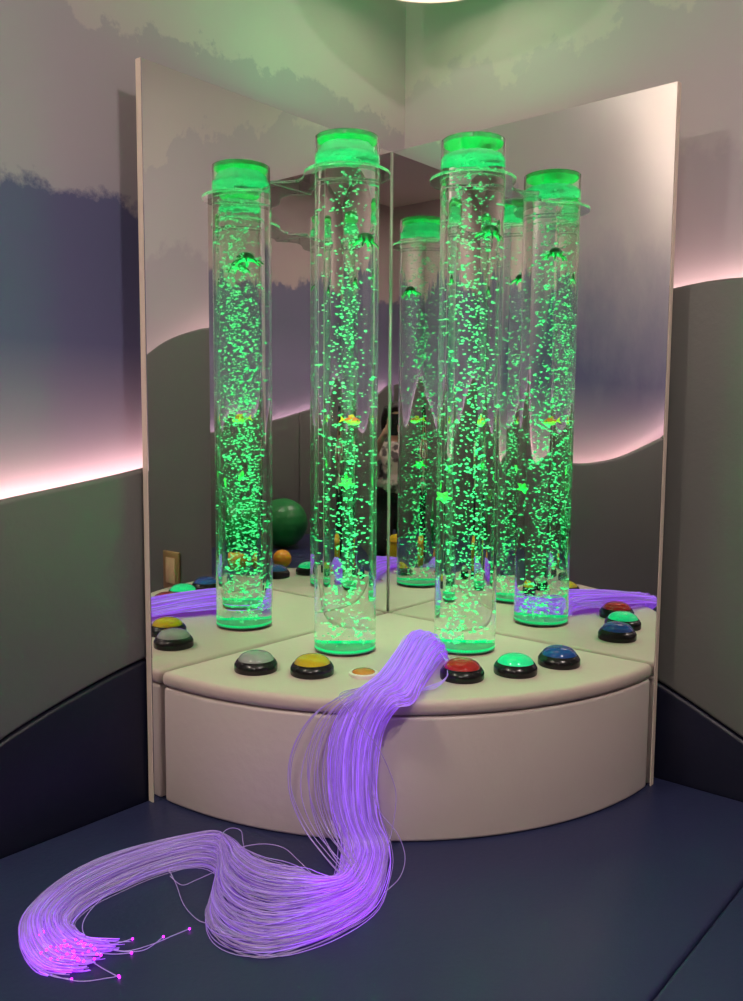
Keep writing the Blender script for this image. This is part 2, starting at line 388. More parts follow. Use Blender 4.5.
# white drum lamp hanging in the corner above the mirrors; only its lower rim enters the frame
cl = empty('corner_lamp', (.28, -.15, 2.428), 'white round lamp high in the corner, its rim at the top of the photo', 'lamp')
from_bm('shade', lathe([(.30, 0), (.305, .004), (.305, .13), (.298, .14), (.295, .13), (.295, .008)], 64, False, False), M['white_pl'], cl)
from_bm('diffuser', lathe([(0, .002), (.299, .002), (.299, .007), (0, .007)], 64, False, False), M['lamp_corner'], cl)
from_bm('stem', lathe([(.012, .007), (.012, HC-2.428)], 20), M['white_pl'], cl)

# ------------------------------------------------------------------ mirrors
BT = .024
def mirror(axis, label):
    t = empty('wall_mirror', (0, 0, 0), label, 'mirror')
    bm = bmesh.new(); bm2 = bmesh.new()
    if axis == 'L':
        box(bm, (-BT, -1.0, .001), (-.005, .0, HT)); box(bm2, (-.0049, -.9985, .002), (0, .0, HT-.0015))
    else:
        box(bm, (0.0, .005, .001), (.978, .024, HT)); box(bm2, (.0005, 0, .002), (.9765, .0049, HT-.0015))
    o = from_bm('backing_board', bm, M['board'], t, smooth=False); o['label'] = 'pale wooden board edge'
    from_bm('mirror_face', bm2, M['mirror'], t, smooth=False)
    if axis == 'R': from_bm('seam_bead', lathe([(.0018, HP+.001), (.0018, HT-.002)], 16), M['bead'], t, (.0024, -.0024, 0))['label'] = 'thin pale bead in the corner seam'
    return t
mirror('L', 'tall mirror panel on the left, its pale board edge facing the camera')
mirror('R', 'tall mirror panel on the right, beside the high grey padding')

# ------------------------------------------------------------------ podium
def quarter(r, inset=.004, n=72, rc=.0):
    pts = [(inset, -inset)]
    a0 = math.asin(inset/r)
    for i in range(n+1):
        a = -PI/2+a0+(PI/2-2*a0)*i/n
        pts.append((r*math.cos(a), r*math.sin(a)))
    return pts
pod = empty('podium', (.45, -.45, 0), 'cream vinyl quarter-round podium in the mirrored corner, with a padded lid', 'podium')
ofs = Vector((-.45, .45, 0))
LIDZ = HP-.040
o = from_bm('base', prism(quarter(R-.002, .010), 'z', .001, LIDZ-.003), M['cream'], pod, ofs); bevel(o, .009, 4, 40)
o = from_bm('lid', prism(quarter(R+.002, .004), 'z', LIDZ, HP), M['cream_lid'], pod, ofs); bevel(o, .016, 5, 40)
o = from_bm('grommet', lathe([(.010, 0), (.010, .004), (.006, .006), (.004, .002), (0, .002)], 24), M['steel'], pod, Vector((.394, -.435, HP-.001))+ofs); o['label'] = 'small steel grommet'

# ------------------------------------------------------------------ push buttons
def push_button(x, y, dome, label, r=.059, base=None, small=False, rz=0):
    t = empty('push_button', (x, y, HP), label, 'push button', 'coloured dome buttons on the podium')
    k = r/.059
    if small:
        b = from_bm('base', lathe([(r, 0), (r, .004), (r*.97, .008), (r*.82, .010), (r*.78, .008), (0, .008)], 56), base, t)
        d = from_bm('dome', lathe([(r*.78, .0085)]+[(r*.78*math.cos(a), .0085+.009*math.sin(a)) for a in [i*PI/2/8 for i in range(1, 8)]]+[(0, .0175)], 56), dome, t)
    else:
        b = from_bm('base', lathe([(r*.985, 0), (r, .003), (r*1.0, .0175*k), (r*.985, .0195*k), (r*.90, .0275*k), (r*.87, .0285*k), (r*.845, .027*k), (r*.845, .022*k), (0, .022*k)], 64), base or M['black'], t)
        z0 = .0225*k; h = .027*k; rr = r*.842
        prof = [(rr, z0)]+[(rr*math.cos(a)**.85, z0+.003+h*math.sin(a)) for a in [i*PI/2/14 for i in range(0, 14)]]+[(0, z0+.003+h)]
        d = from_bm('dome', lathe(prof, 64), dome, t)
        c = from_bm('rim', lathe([(r*.845, .0272*k), (r*.865, .0298*k), (r*.845, .0312*k), (r*.83, .0290*k)], 56, False, False), base or M['black'], b)
    autosmooth(b, 50)
    return t
push_button(.183, -.792, M['dome_silver'], 'clear greyish dome button in a black ring, leftmost on the podium')
push_button(.320, -.713, M['dome_yellow'], 'yellow dome button in a black ring, left of the fibres')
push_button(.434, -.633, M['dome_orange'], 'small flat orange button in a pale ring, beside the fibres', .040, M['white_pl'], True)
push_button(.645, -.476, M['dome_red'], 'red dome button in a black ring, just right of the fibres')
push_button(.728, -.342, M['dome_green'], 'lit green dome button in a black ring, between the red and blue ones')
push_button(.778, -.190, M['dome_blue'], 'blue dome button in a black ring, rightmost on the podium')

# ------------------------------------------------------------------ bubble tubes
RIN = RTUBE-.0055
WB, WT = .006, HTUBE-.050                # water bottom and top above the podium
ico = bmesh.new(); bmesh.ops.create_icosphere(ico, subdivisions=2, radius=1)
ICO_V = np.array([v.co[:] for v in ico.verts]); ICO_F = np.array([[v.index for v in f.verts] for f in ico.faces]); ico.free()
def spheres(name, cs, rs, sq=None):
    n = len(cs); nv = len(ICO_V); V = np.empty((n*nv, 3)); F = np.empty((n*len(ICO_F), 3), int)
    for i in range(n):
        s = np.array([1, 1, sq[i] if sq is not None else 1.0])*rs[i]
        V[i*nv:(i+1)*nv] = ICO_V*s+cs[i]; F[i*len(ICO_F):(i+1)*len(ICO_F)] = ICO_F+i*nv
    me = bpy.data.meshes.new(name); me.from_pydata(V.tolist(), [], F.tolist()); me.polygons.foreach_set('use_smooth', [True]*len(me.polygons)); return me
def bubble_tube(x, y, label, seed, count, ftop):
    rg = np.random.default_rng(seed)
    t = empty('bubble_tube', (x, y, HP), label, 'bubble tube', 'green-lit bubble tubes on the podium')
    # acrylic shell: outer wall, floor, rim and the dry inner wall above the water
    bm = lathe([(0, .0), (RTUBE, .0), (RTUBE, HTUBE-.0015), (RTUBE-.0015, HTUBE), (RIN+.001, HTUBE), (RIN, HTUBE-.001), (RIN, WT)], 96, False, False)
    sh = from_bm('acrylic_tube', bm, M['acrylic'], t, recalc=False); autosmooth(sh, 40)
    # water body, its side wall meets the acrylic directly
    bm = lathe([(0, WB), (RIN, WB), (RIN, WT), (0, WT)], 96, False, False)
    me = bpy.data.meshes.new('water'); bmesh.ops.recalc_face_normals(bm, faces=bm.faces)
    for f in bm.faces: f.material_index = 1 if f.calc_center_median().z > WT-.0005 else 0; f.smooth = True
    bm.to_mesh(me); bm.free(); w = mesh_obj('water', me, [M['water_side'], M['water_top']], t); autosmooth(w, 40)
    # green lamp plate at the foot of the water column
    lb = from_bm('lamp_base', lathe([(0, WB+.001), (RIN-.002, WB+.001), (RIN-.002, WB+.003), (RIN-.004, WB+.004), (0, WB+.004)], 72, False, False), M['lamp_plate'], t)
    from_bm('lamp_ring', lathe([(RIN-.014, WB+.0045), (RIN-.003, WB+.0045), (RIN-.003, WB+.010), (RIN-.005, WB+.011), (RIN-.014, WB+.006)], 72, False, False), M['green_led'], lb)['label'] = 'glowing green lamp ring'
    # bubbles: uniform scatter plus swirling streams
    cs, rs, sq = [], [], []
    rmax = RIN-.006
    streams = [(rg.uniform(0, 2*PI), rg.uniform(.2, .75)*rmax, rg.uniform(2.0, 5.0)*rg.choice([-1, 1]), rg.uniform(.010, .022)) for _ in range(4)]
    zlo, zhi = WB+.014, WT-.012
    while len(cs) < count:
        u = rg.random()
        z = zlo+(zhi-zlo)*(u**1.12)
        if rg.random() < .50:
            a0, rr, tw, sd = streams[rg.integers(len(streams))]
            a = a0+tw*z+.6*math.sin(7*z+a0); k = rr*(.7+.3*math.sin(5*z+a0*2))
            px, py = k*math.cos(a)+rg.normal(0, sd), k*math.sin(a)+rg.normal(0, sd)
        else:
            a = rg.uniform(0, 2*PI); k = rmax*math.sqrt(rg.random()); px, py = k*math.cos(a), k*math.sin(a)
        if px*px+py*py > rmax*rmax: continue
        r = min(.0048, max(.0012, rg.lognormal(math.log(.0025), .33)))
        cs.append((px, py, z)); rs.append(r); sq.append(rg.uniform(.6, .9))
    o = mesh_obj('bubbles', spheres('bubbles', np.array(cs), rs, sq), M['bubble'], t); o['kind'] = 'stuff'
    # froth floating on the water: a bumpy, lumpy layer
    nr, na = 14, 72; V, F = [], []
    for side in (1, -1):
        for i in range(nr+1):
            rr = (RIN-.0012)*i/nr
            for j in range(na):
                a = 2*PI*j/na; px, py = rr*math.cos(a), rr*math.sin(a)
                nz = mnoise.noise(Vector((px*60+seed, py*60, side*3)))*.004+mnoise.noise(Vector((px*140, py*140+seed, side*9)))*.003
                edge = 1-(i/nr)**8
                V.append((px, py, WT+(ftop*edge+.003 if side > 0 else -.008)+nz*(1.6 if side < 0 else 1)))
    off = (nr+1)*na
    for i in range(nr):
        for j in range(na):
            j2 = (j+1) % na
            F.append((i*na+j, (i+1)*na+j, (i+1)*na+j2, i*na+j2)); F.append((off+i*na+j, off+i*na+j2, off+(i+1)*na+j2, off+(i+1)*na+j))
    for j in range(na):
        j2 = (j+1) % na; F.append((nr*na+j, off+nr*na+j, off+nr*na+j2, nr*na+j2))
    o = mesh_obj('froth', mesh_vf('froth', V, F), M['froth'], t); o['kind'] = 'stuff'; o['label'] = 'bright green froth on the water'
    ld_ = from_bm('lid', lathe([(0, HTUBE-.012), (RIN-.001, HTUBE-.012), (RIN-.001, HTUBE-.001), (RIN-.006, HTUBE+.001), (0, HTUBE+.001)], 72, False, False), M['lid'], t); autosmooth(ld_, 40); ld_['label'] = 'lid with the lamp green in its tint'
    # the tube's green LED: a collimated lamp shining up the water column
    ld = bpy.data.lights.new('tube_led', 'AREA'); ld.shape = 'DISK'; ld.size = 2*(RIN-.004); ld.spread = math.radians(6); ld.energy = TUBE_W; ld.color = (.0, 1.0, .20)
    
    for c in t.children:                                # clear water, air and acrylic let the lamp's light through
        if c.name.split('.')[0] in ('acrylic_tube', 'water', 'bubbles', 'froth'): c.visible_shadow = False
    lo = bpy.data.objects.new('tube_led', ld); COL.objects.link(lo); lo.parent = t; lo.location = (0, 0, WB+.013); lo.rotation_euler = (PI, 0, 0)
    # added lamp standing in for LED light that leaves by the tube's mouth
    lm = bpy.data.lights.new('tube_mouth_light', 'AREA'); lm.shape = 'DISK'; lm.size = 2*(RIN-.004); lm.spread = math.radians(150); lm.energy = MOUTH_W; lm.color = (.03, 1.0, .30)
    lq = bpy.data.objects.new('tube_mouth_light', lm); COL.objects.link(lq); lq.parent = t; lq.location = (0, 0, HTUBE+.004); lq.rotation_euler = (PI, 0, 0)
    return t
MOUTH_W = 1.05
TUBE_W = 38.0
bubble_tube(*TUBE_A, 'tall clear bubble tube lit green, standing left of the fibres', 11, 1250, .030)
bubble_tube(*TUBE_B, 'tall clear bubble tube lit green, standing right of the fibres behind the red button', 23, 1650, .010)

# acrylic brackets that tie each tube to its mirror
def bracket(x, y, ang, dist, z, label):
    t = empty('tube_bracket', (x, y, z), label, 'bracket', 'clear acrylic brackets around the tubes')
    t.rotation_euler = (0, 0, ang)
    ro, ri = .122, RTUBE+.0012; th = .008
    a1 = math.radians(38); pts = []
    # outline: disc, concave neck, flared foot against the mirror (local +x runs to the mirror)
    n = 60
    for i in range(n+1):
        a = a1+(2*PI-2*a1)*i/n; pts.append((ro*math.cos(a), ro*math.sin(a)))
    y1 = ro*math.sin(a1); x1 = ro*math.cos(a1); xe = dist-.001
    neck = []
    for i in range(1, 11):
        u = i/10; neck.append((x1+(xe-x1)*u, -(y1*(1-u)+.085*u-.034*math.sin(PI*u))))
    pts += neck + [(p[0], -p[1]) for p in reversed(neck)]
    bm = bmesh.new(); nh = 72
    outer = pts; inner = [(ri*math.cos(2*PI*i/nh), ri*math.sin(2*PI*i/nh)) for i in range(nh)]
    eds = []
    def loop(P, zz):
        vs = [bm.verts.new((p[0], p[1], zz)) for p in P]; es = [bm.edges.new((vs[i], vs[(i+1) % len(vs)])) for i in range(len(vs))]; return vs, es
    vo, eo = loop(outer, 0); vi, ei = loop(inner, 0)
    bmesh.ops.triangle_fill(bm, use_beauty=True, edges=eo+ei)
    r = bmesh.ops.extrude_face_region(bm, geom=bm.faces[:])
    for v in [g for g in r['geom'] if isinstance(g, bmesh.types.BMVert)]: v.co.z += th
    bm.normal_update()
    for f in bm.faces: f.material_index = 1 if abs(f.normal.z) < .5 else 0
    o = from_bm('plate', bm, [M['plate'], M['plate_edge']], t, smooth=False)
    for sx, sy in ((dist-.03, .045), (dist-.03, -.045)):
        from_bm('screw', lathe([(.0048, th), (.0048, th+.002), (.003, th+.0035), (0, th+.0035)], 16), M['steel'], o, (sx, sy, 0))
    return t
ZP = 1.729
bracket(*TUBE_A, PI, TUBE_A[0], ZP, 'clear acrylic bracket plate tying the left tube to the left mirror')
bracket(*TUBE_B, PI/2, -TUBE_B[1], ZP-.010, 'clear acrylic bracket plate tying the right tube to the right mirror')

# ------------------------------------------------------------------ toys floating in the tubes
def octopus(c, s, rz, label):
    t = empty('toy_octopus', c, label, 'toy', 'toys in the bubble tubes'); t.rotation_euler = (.12, .1, rz)
    b = lathe([(s*.55, -.1*s), (s*.72, .05*s), (s*.78, .3*s), (s*.70, .62*s), (s*.48, .88*s), (s*.2, .99*s), (0, 1.0*s)], 28, True)
    head = from_bm('head', b, M['toy_green'], t)
    for k in range(8):
        a = 2*PI*k/8; d = Vector((math.cos(a), math.sin(a), 0))
        P = [d*(s*.45)+Vector((0, 0, .0)), d*(s*.85)+Vector((0, 0, -.05*s)), d*(s*1.2)+Vector((0, 0, -.32*s)), d*(s*1.38)+Vector((0, 0, -.62*s))]
        V, F = sweep(catmull(P, 4), s*.17, 7, lambda u: 1-.6*u)
        mesh_obj('tentacle', mesh_vf('tentacle', V, F), M['toy_green'], t)
    for sx in (-1, 1):
        bm = bmesh.new(); bmesh.ops.create_uvsphere(bm, u_segments=10, v_segments=8, radius=s*.12)
        from_bm('eye', bm, M['eye'], head, (sx*.25*s, -.66*s, .45*s))
def fish(c, s, rz, label):
    t = empty('toy_fish', c, label, 'toy', 'toys in the bubble tubes'); t.rotation_euler = (0, .2, rz)
    bm = bmesh.new(); bmesh.ops.create_uvsphere(bm, u_segments=24, v_segments=16, radius=1)
    for v in bm.verts:
        x = v.co.x; v.co = Vector((x*s, v.co.y*s*.38*(1-.35*max(-x, 0)), v.co.z*s*.62*(1-.5*max(-x, 0))))
    body = from_bm('body', bm, M['toy_fish'], t)
    o = from_bm('tail_fin', prism([(-.8*s, 0), (-1.5*s, .55*s), (-1.3*s, 0), (-1.5*s, -.55*s)], 'y', -.05*s, .05*s), M['toy_yellow'], t, smooth=False)
    from_bm('back_fin', prism([(.35*s, .52*s), (-.1*s, 1.0*s), (-.6*s, .75*s), (-.5*s, .35*s)], 'y', -.05*s, .05*s), M['toy_yellow'], t, smooth=False)
    for sy in (-1, 1):
        from_bm('side_fin', prism([(.2*s, 0), (-.35*s, -.35*s), (-.45*s, .05*s)], 'y', sy*.34*s-.03*s, sy*.34*s+.03*s), M['toy_yellow'], t, smooth=False)
        bm = bmesh.new(); bmesh.ops.create_uvsphere(bm, u_segments=10, v_segments=8, radius=s*.11); from_bm('eye', bm, M['eye'], body, (.6*s, sy*.27*s, .15*s))
def starfish(c, s, rot, label):
    n = 10; V = []; F = []
    for side in (1, -1):
        V.append((0, 0, side*.28*s))
        for i in range(n*2):
            a = 2*PI*i/(n*2); k = i % 4
            r = s*(1.0 if k == 0 else .42 if k == 2 else .62); V.append((r*math.cos(a), r*math.sin(a), side*(.07*s if k == 0 else .12*s)))
    m = n*2
    for i in range(m):
        j = (i+1) % m
        F.append((0, 1+i, 1+j)); F.append((m+1, m+2+j, m+2+i)); F.append((1+i, m+2+i, m+2+j, 1+j))
    o = mesh_obj('toy_starfish', mesh_vf('toy_starfish', V, F), M['toy_star'], None, c); o.rotation_euler = rot
    sub = o.modifiers.new('sub', 'SUBSURF'); sub.levels = 1; sub.render_levels = 1
    tag(o, label, 'toy', 'toys in the bubble tubes')
ax, ay = TUBE_A; bx, by = TUBE_B; RR = RTUBE
face = math.atan2(-FW.y, -FW.x)
octopus((ax+.25*RR, ay+.35*RR, 1.548), .024, face+PI/2, 'dark green toy octopus floating near the top of the left tube')
fish((ax+.13*RR, ay+.07*RR, 1.041), .019, .9, 'orange and yellow toy fish halfway up the left tube')
starfish((ax+.05*RR, ay-.03*RR, .862), .023, (1.3, .3, face+PI/2), 'green toy starfish below the middle of the left tube')
octopus((bx+.32*RR, by+.28*RR, 1.574), .024, face+PI/2+.3, 'dark green toy octopus floating near the top of the right tube')
fish((bx+.24*RR, by+.18*RR, 1.041), .020, 2.2, 'orange toy fish halfway up the right tube')
starfish((bx-.60*RR, by-.05*RR, .818), .024, (1.4, .2, face+PI/2), 'green toy starfish at the left side of the right tube')

# ------------------------------------------------------------------ fibre-optic bundle
# cross-sections of the bundle: (pixel centre, half-width vector, surface it lies on, base offset, thickness, glow, hue)
SEC = [
 ((436, 657), (11, 3), 'P', .001, .014, 1.3, .6), ((431, 657), (14, 4), 'P', .012, .058, 1.3, .6), ((422, 660), (15, 9), 'P', .020, .060, 1.3, .55),
 ((409, 678), (13, 13), 'P', .020, .046, 1.3, .5), ((394, 695), (17, 11), 'P', .010, .032, 1.25, .4), ((374, 704), (20, 5), 'P', .004, .022, 1.1, .2),
 ((358, 727), (21, 1), 'C', .014, .030, 1.0, .05), ((353, 766), (21, 3), 'C', .018, .030, 1.0, .0), ((356, 806), (20, 3), 'C', .022, .030, .95, .0),
 ((366, 842), (20, 1), 'C', .034, .030, .9, .1),
 ((364, 873), (23, 0), 'F', .003, .038, 1.0, .35), ((353, 897), (21, 12), 'F', .002, .042, 1.5, .8), ((327, 909), (10, 26), 'F', .002, .044, 1.5, .9),
 ((297, 914), (-7, 38), 'F', .002, .042, .85, .3), ((268, 913), (-16, 42), 'F', .002, .038, .48, .0), ((241, 903), (-21, 38), 'F', .002, .038, .48, .0),
 ((226, 887), (-18, 32), 'F', .002, .040, .48, .0), ((223, 869), (-9, 24), 'F', .002, .042, .48, .0), ((217, 856), (1, 18), 'F', .002, .040, .48, .0),
 ((195, 853), (2, 13), 'F', .002, .032, .42, .0), ((150, 863), (4, 13), 'F', .002, .028, .40, .0), ((108, 878), (9, 13), 'F', .002, .026, .40, .0),
 ((72, 897), (16, 9), 'F', .002, .024, .48, .05), ((48, 921), (22, 3), 'F', .002, .022, .8, .3), ((50, 942), (27, -7), 'F', .002, .022, 1.4, .7),
 ((66, 957), (25, -15), 'F', .002, .020, 2.0, .9), ((92, 960), (23, -17), 'F', .002, .018, 2.3, 1.0), ((112, 958), (24, -16), 'F', .002, .016, 2.3, 1.0)]
def sec_point(k, t, s, jx=0, jy=0):
    (cx, cy), (wx, wy), sf, b, th, g, h = SEC[k]
    u, v = cx+wx*t+jx, cy+wy*t+jy
    hgt = b+s*th*math.sqrt(max(0, 1-.85*t*t))
    if sf == 'P': return on_floor(u, v, HP+.0)+Vector((0, 0, hgt))
    if sf == 'F': return on_floor(u, v, 0)+Vector((0, 0, hgt))
    p = on_cyl(u, v, R+.004); n = Vector((p.x, p.y, 0)).normalized(); p = p+n*hgt
    p.z = max(p.z, .012+s*.02); return p
bundle = empty('fibre_optic_bundle', on_floor(430, 648, HP), 'bundle of glowing purple fibre-optic strands spilling from the podium onto the floor mat', 'fibre optic lamp')
bl = bundle.location.copy()
PER = 5
def lift(p):
    """keep a strand above the podium, its face and the floor"""
    r = math.hypot(p.x, p.y)
    if r < R+.004 and p.z > HP-.05: p.z = max(p.z, HP+.0035)
    elif r < R+.006 and p.z <= HP-.05:
        k = (R+.006)/r; p.x *= k; p.y *= k
    p.z = max(p.z, .0022); return p
def strand_path(t, s, end, wob):
    pts = []; gl = []; hu = []
    kmax = int(end); frac = end-kmax
    for k in range(len(SEC)):
        if k > kmax+1: break
        w = 1.0 if 3 < k else .5
        jx = wob[0]*w*math.sin(k*.9+wob[2])+wob[3]*math.sin(k*.37+wob[4]); jy = wob[1]*w*math.cos(k*.8+wob[2])+wob[5]*math.sin(k*.41+wob[6])
        tt = t+wob[7]*math.sin(k*.5+wob[8]); pts.append(sec_point(k, tt, s, jx, jy))
    path = catmull(pts, PER)
    n = max(3, min(len(path), int(end*PER)+1)); path = path[:n]
    for i in range(n):
        k = i/PER; k0 = min(int(k), len(SEC)-2); f = min(k-k0, 1)
        gl.append(SEC[k0][5]*(1-f)+SEC[k0+1][5]*f); hu.append(SEC[k0][6]*(1-f)+SEC[k0+1][6]*f)
    return [lift(p)-bl for p in path], gl, hu
RS = .00105
V, F, GL, HU = [], [], [], []; tips = []; loose_tips = []
def add_strand(path, gl, hu, rad=RS, n=4):
    v, f = sweep(path, rad, n); o = len(V); V.extend(v); F.extend([tuple(i+o for i in q) for q in f])
    for g, h in zip(gl, hu): GL.extend([g]*n); HU.extend([h]*n)
NS = 330
for i in range(NS):
    t = rnd.uniform(-1, 1); t = math.copysign(abs(t)**.9, t); s = rnd.random()
    e = min(26.6, max(23.6, rnd.gauss(25.4, .8)))
    wob = (rnd.gauss(0, 1.3), rnd.gauss(0, 1.3), rnd.uniform(0, 6.3), rnd.gauss(0, 1.0), rnd.uniform(0, 6.3), rnd.gauss(0, 1.0), rnd.uniform(0, 6.3), rnd.gauss(0, .13), rnd.uniform(0, 6.3))
    path, gl, hu = strand_path(t, s, e, wob); k = rnd.choice((.35, .5, .8, 1.0, 1.5))*rnd.uniform(.7, 1.2)
    add_strand(path, [g*k for g in gl], hu)
    tips.append((path[-1], path[-1]-path[-2]))
def strands_obj(name, V, F, GL, HU):
    me = mesh_vf(name, V, F)
    a = me.attributes.new('glow', 'FLOAT', 'POINT'); a.data.foreach_set('value', GL)
    a = me.attributes.new('hue', 'FLOAT', 'POINT'); a.data.foreach_set('value', HU)
    return mesh_obj(name, me, M['fibre'], bundle)
strands_obj('fibre_strands', V, F, GL, HU)['kind'] = 'stuff'
# loose strands that bow away from the bundle, each its own part
def world_path(P):
    out = []
    for (u, v, sf, h) in P:
        if sf == 'P': p = on_floor(u, v, HP+h)
        elif sf == 'F': p = on_floor(u, v, h)
        else:
            p = on_cyl(u, v, R+.004+h); p.z = max(p.z, .004)
        out.append(p)
    return [lift(p)-bl for p in catmull(out, 8)]
def loose(P, g=.38, tip=False):
    path = world_path(P); v, f = sweep(path, RS, 5); n = len(path)
    strands_obj('loose_strand', v, f, [g]*(5*n), [0.0]*(5*n))
    if tip: loose_tips.append((path[-1], path[-1]-path[-2]))
OUT = [(372, 684, 'P', .008), (343, 694, 'P', .010), (313, 716, 'C', .03), (294, 752, 'C', .05), (291, 790, 'C', .06), (303, 826, 'C', .065), (324, 856, 'F', .03), (342, 877, 'F', .026), (354, 893, 'F', .022)]
INN = [(380, 690, 'P', .010), (356, 700, 'P', .010), (341, 722, 'C', .02), (334, 752, 'C', .03), (333, 790, 'C', .035), (339, 824, 'C', .05), (348, 848, 'F', .045), (357, 866, 'F', .04), (364, 884, 'F', .036)]
for i in range(17):
    w = rnd.random()**.8; j = rnd.uniform(-5, 5); e1, e2 = rnd.uniform(-.25, .25), rnd.uniform(0, 6)
    loose([(a[0]*(1-(w+e1*math.sin(k*.5+e2)))+b[0]*(w+e1*math.sin(k*.5+e2))+j*.5*math.sin(k*.8+e2), a[1]*(1-w)+b[1]*w+j*.5*math.cos(k*.9), a[2], a[3]*(1-w)+b[3]*w) for k, (a, b) in enumerate(zip(OUT, INN))], rnd.uniform(.22, .5))
loose([(372, 686, 'P', .02), (340, 694, 'P', .012), (352, 715, 'C', .055), (377, 746, 'C', .06), (392, 778, 'C', .055), (396, 800, 'C', .05), (391, 835, 'C', .05), (380, 872, 'F', .02)], .3)
loose([(372, 790, 'C', .05), (380, 812, 'C', .06), (397, 833, 'C', .07), (405, 856, 'F', .02), (400, 877, 'F', .008), (384, 893, 'F', .004)], .35)
for i in range(5):
    loose([(434, 648, 'P', .03), (444, 657, 'P', .030+.003*i), (451-i, 668+2*i, 'P', .022), (443-2*i, 680+2*i, 'P', .015), (424-2*i, 688+i, 'P', .010), (398, 702+i, 'P', .006), (381-2*i, 740, 'C', .02), (374, 790, 'C', .02), (380, 840, 'C', .035), (376, 884, 'F', .01)], .7)
loose([(232, 862, 'F', .02), (221, 848, 'F', .035), (223, 833, 'F', .045), (232, 828, 'F', .045), (241, 831, 'F', .035), (243, 842, 'F', .02), (246, 856, 'F', .02)], .3)
loose([(230, 852, 'F', .02), (246, 846, 'F', .022), (266, 844, 'F', .024), (284, 848, 'F', .02), (298, 860, 'F', .015), (312, 874, 'F', .012)], .3)
loose([(168, 868, 'F', .012), (176, 884, 'F', .004), (184, 905, 'F', .004), (198, 920, 'F', .004), (212, 924, 'F', .006), (226, 928, 'F', .008)], .3)
loose([(170, 876, 'F', .008), (182, 885, 'F', .004), (196, 880, 'F', .006), (214, 872, 'F', .012)], .3)
loose([(148, 868, 'F', .02), (122, 884, 'F', .018), (98, 902, 'F', .008), (84, 920, 'F', .003), (84, 934, 'F', .003), (96, 944, 'F', .003), (124, 951, 'F', .003), (150, 945, 'F', .003), (172, 936, 'F', .003), (189, 929, 'F', .004)], .5, True)
loose([(60, 948, 'F', .012), (90, 944, 'F', .01), (118, 951, 'F', .003), (144, 950, 'F', .003), (163, 937, 'F', .003)], .6, True)
loose([(44, 960, 'F', .012), (66, 942, 'F', .01), (84, 956, 'F', .006), (102, 968, 'F', .003), (119, 977, 'F', .003)], .6, True)
loose([(30, 930, 'F', .01), (26, 952, 'F', .006), (42, 970, 'F', .003), (76, 981, 'F', .003), (108, 978, 'F', .003), (118, 976, 'F', .004)], .5, True)
loose([(60, 940, 'F', .012), (84, 950, 'F', .010), (110, 954, 'F', .004), (131, 953, 'F', .003)], .6, True)
loose([(50, 944, 'F', .012), (80, 940, 'F', .010), (110, 944, 'F', .004), (132, 939, 'F', .003)], .6, True)
loose([(26, 950, 'F', .006), (34, 966, 'F', .003), (52, 976, 'F', .003), (71, 979, 'F', .003)], .6, True)
bm = bmesh.new(); bmesh.ops.create_icosphere(bm, subdivisions=2, radius=.0025); tipme = bpy.data.meshes.new('fibre_tip'); bm.to_mesh(tipme); bm.free()
tipme.materials.append(M['fibre_tip'])
tips.sort(key=lambda q: -(q[0].z))
for p, d in tips[:44]+loose_tips:
    o = bpy.data.objects.new('fibre_tip', tipme); COL.objects.link(o); o.parent = bundle; o.location = p+d.normalized()*.001

# ------------------------------------------------------------------ things reflected from the rest of the room
def ball(name, c, r, mat, label, cat):
    bm = bmesh.new(); bmesh.ops.create_uvsphere(bm, u_segments=56, v_segments=40, radius=r)
    for v in bm.verts: v.co.z *= .985; v.co *= 1+.004*math.sin(24*math.asin(max(-1, min(1, v.co.z/r))))
    t = empty(name, c, label, cat); from_bm('shell', bm, mat, t)
    from_bm('valve', lathe([(.011*r/.2, 0), (.011*r/.2, .003), (.005*r/.2, .004), (0, .003)], 16), mat, t, (0, 0, r*.985-.001)); return t
ball('exercise_ball', (3.098, -2.453, .198), .20, M['ball_green'], 'big green exercise ball on the floor, seen in the left mirror between the tubes', 'ball')
ball('play_ball', (2.40, -1.776, .0645), .065, M['ball_orange'], 'small orange ball on the floor, reflected above the blue button', 'ball')
so = empty('wall_socket', (1.36, PY-.001, .335), 'tan wall socket plate on the grey padding, reflected low in the left mirror', 'socket')
bm = bmesh.new(); box(bm, (-.06, -.012, -.09), (.06, 0, .09)); o = from_bm('plate', bm, M['socket'], so); bevel(o, .004, 2)
bm = bmesh.new(); box(bm, (-.035, -.016, -.06), (.035, -.0121, .06)); o = from_bm('rocker', bm, M['socket_in'], o); bevel(o, .003, 2)
cz = CAM - RT*.13; cf = Vector((FW.x, FW.y, 0)).normalized()
py_ = Vector((CAM.x, CAM.y, 0)) - Vector((RT.x, RT.y, 0))*.14 - cf*.05
pf = empty('pouf', py_, 'yellow round pouf on the floor in front of the kneeling person', 'pouf')
from_bm('cushion', lathe([(.10, .002), (.135, .01), (.15, .05), (.152, .12), (.145, .18), (.125, .208), (.08, .218), (0, .22)], 48), M['yellow_foam'], pf)
from_bm('piping', lathe([(.150, .196-.004), (.1545, .190), (.150, .184), (.146, .19)], 48, False, False), M['yellow_foam'], pf, (0, 0, -.01))

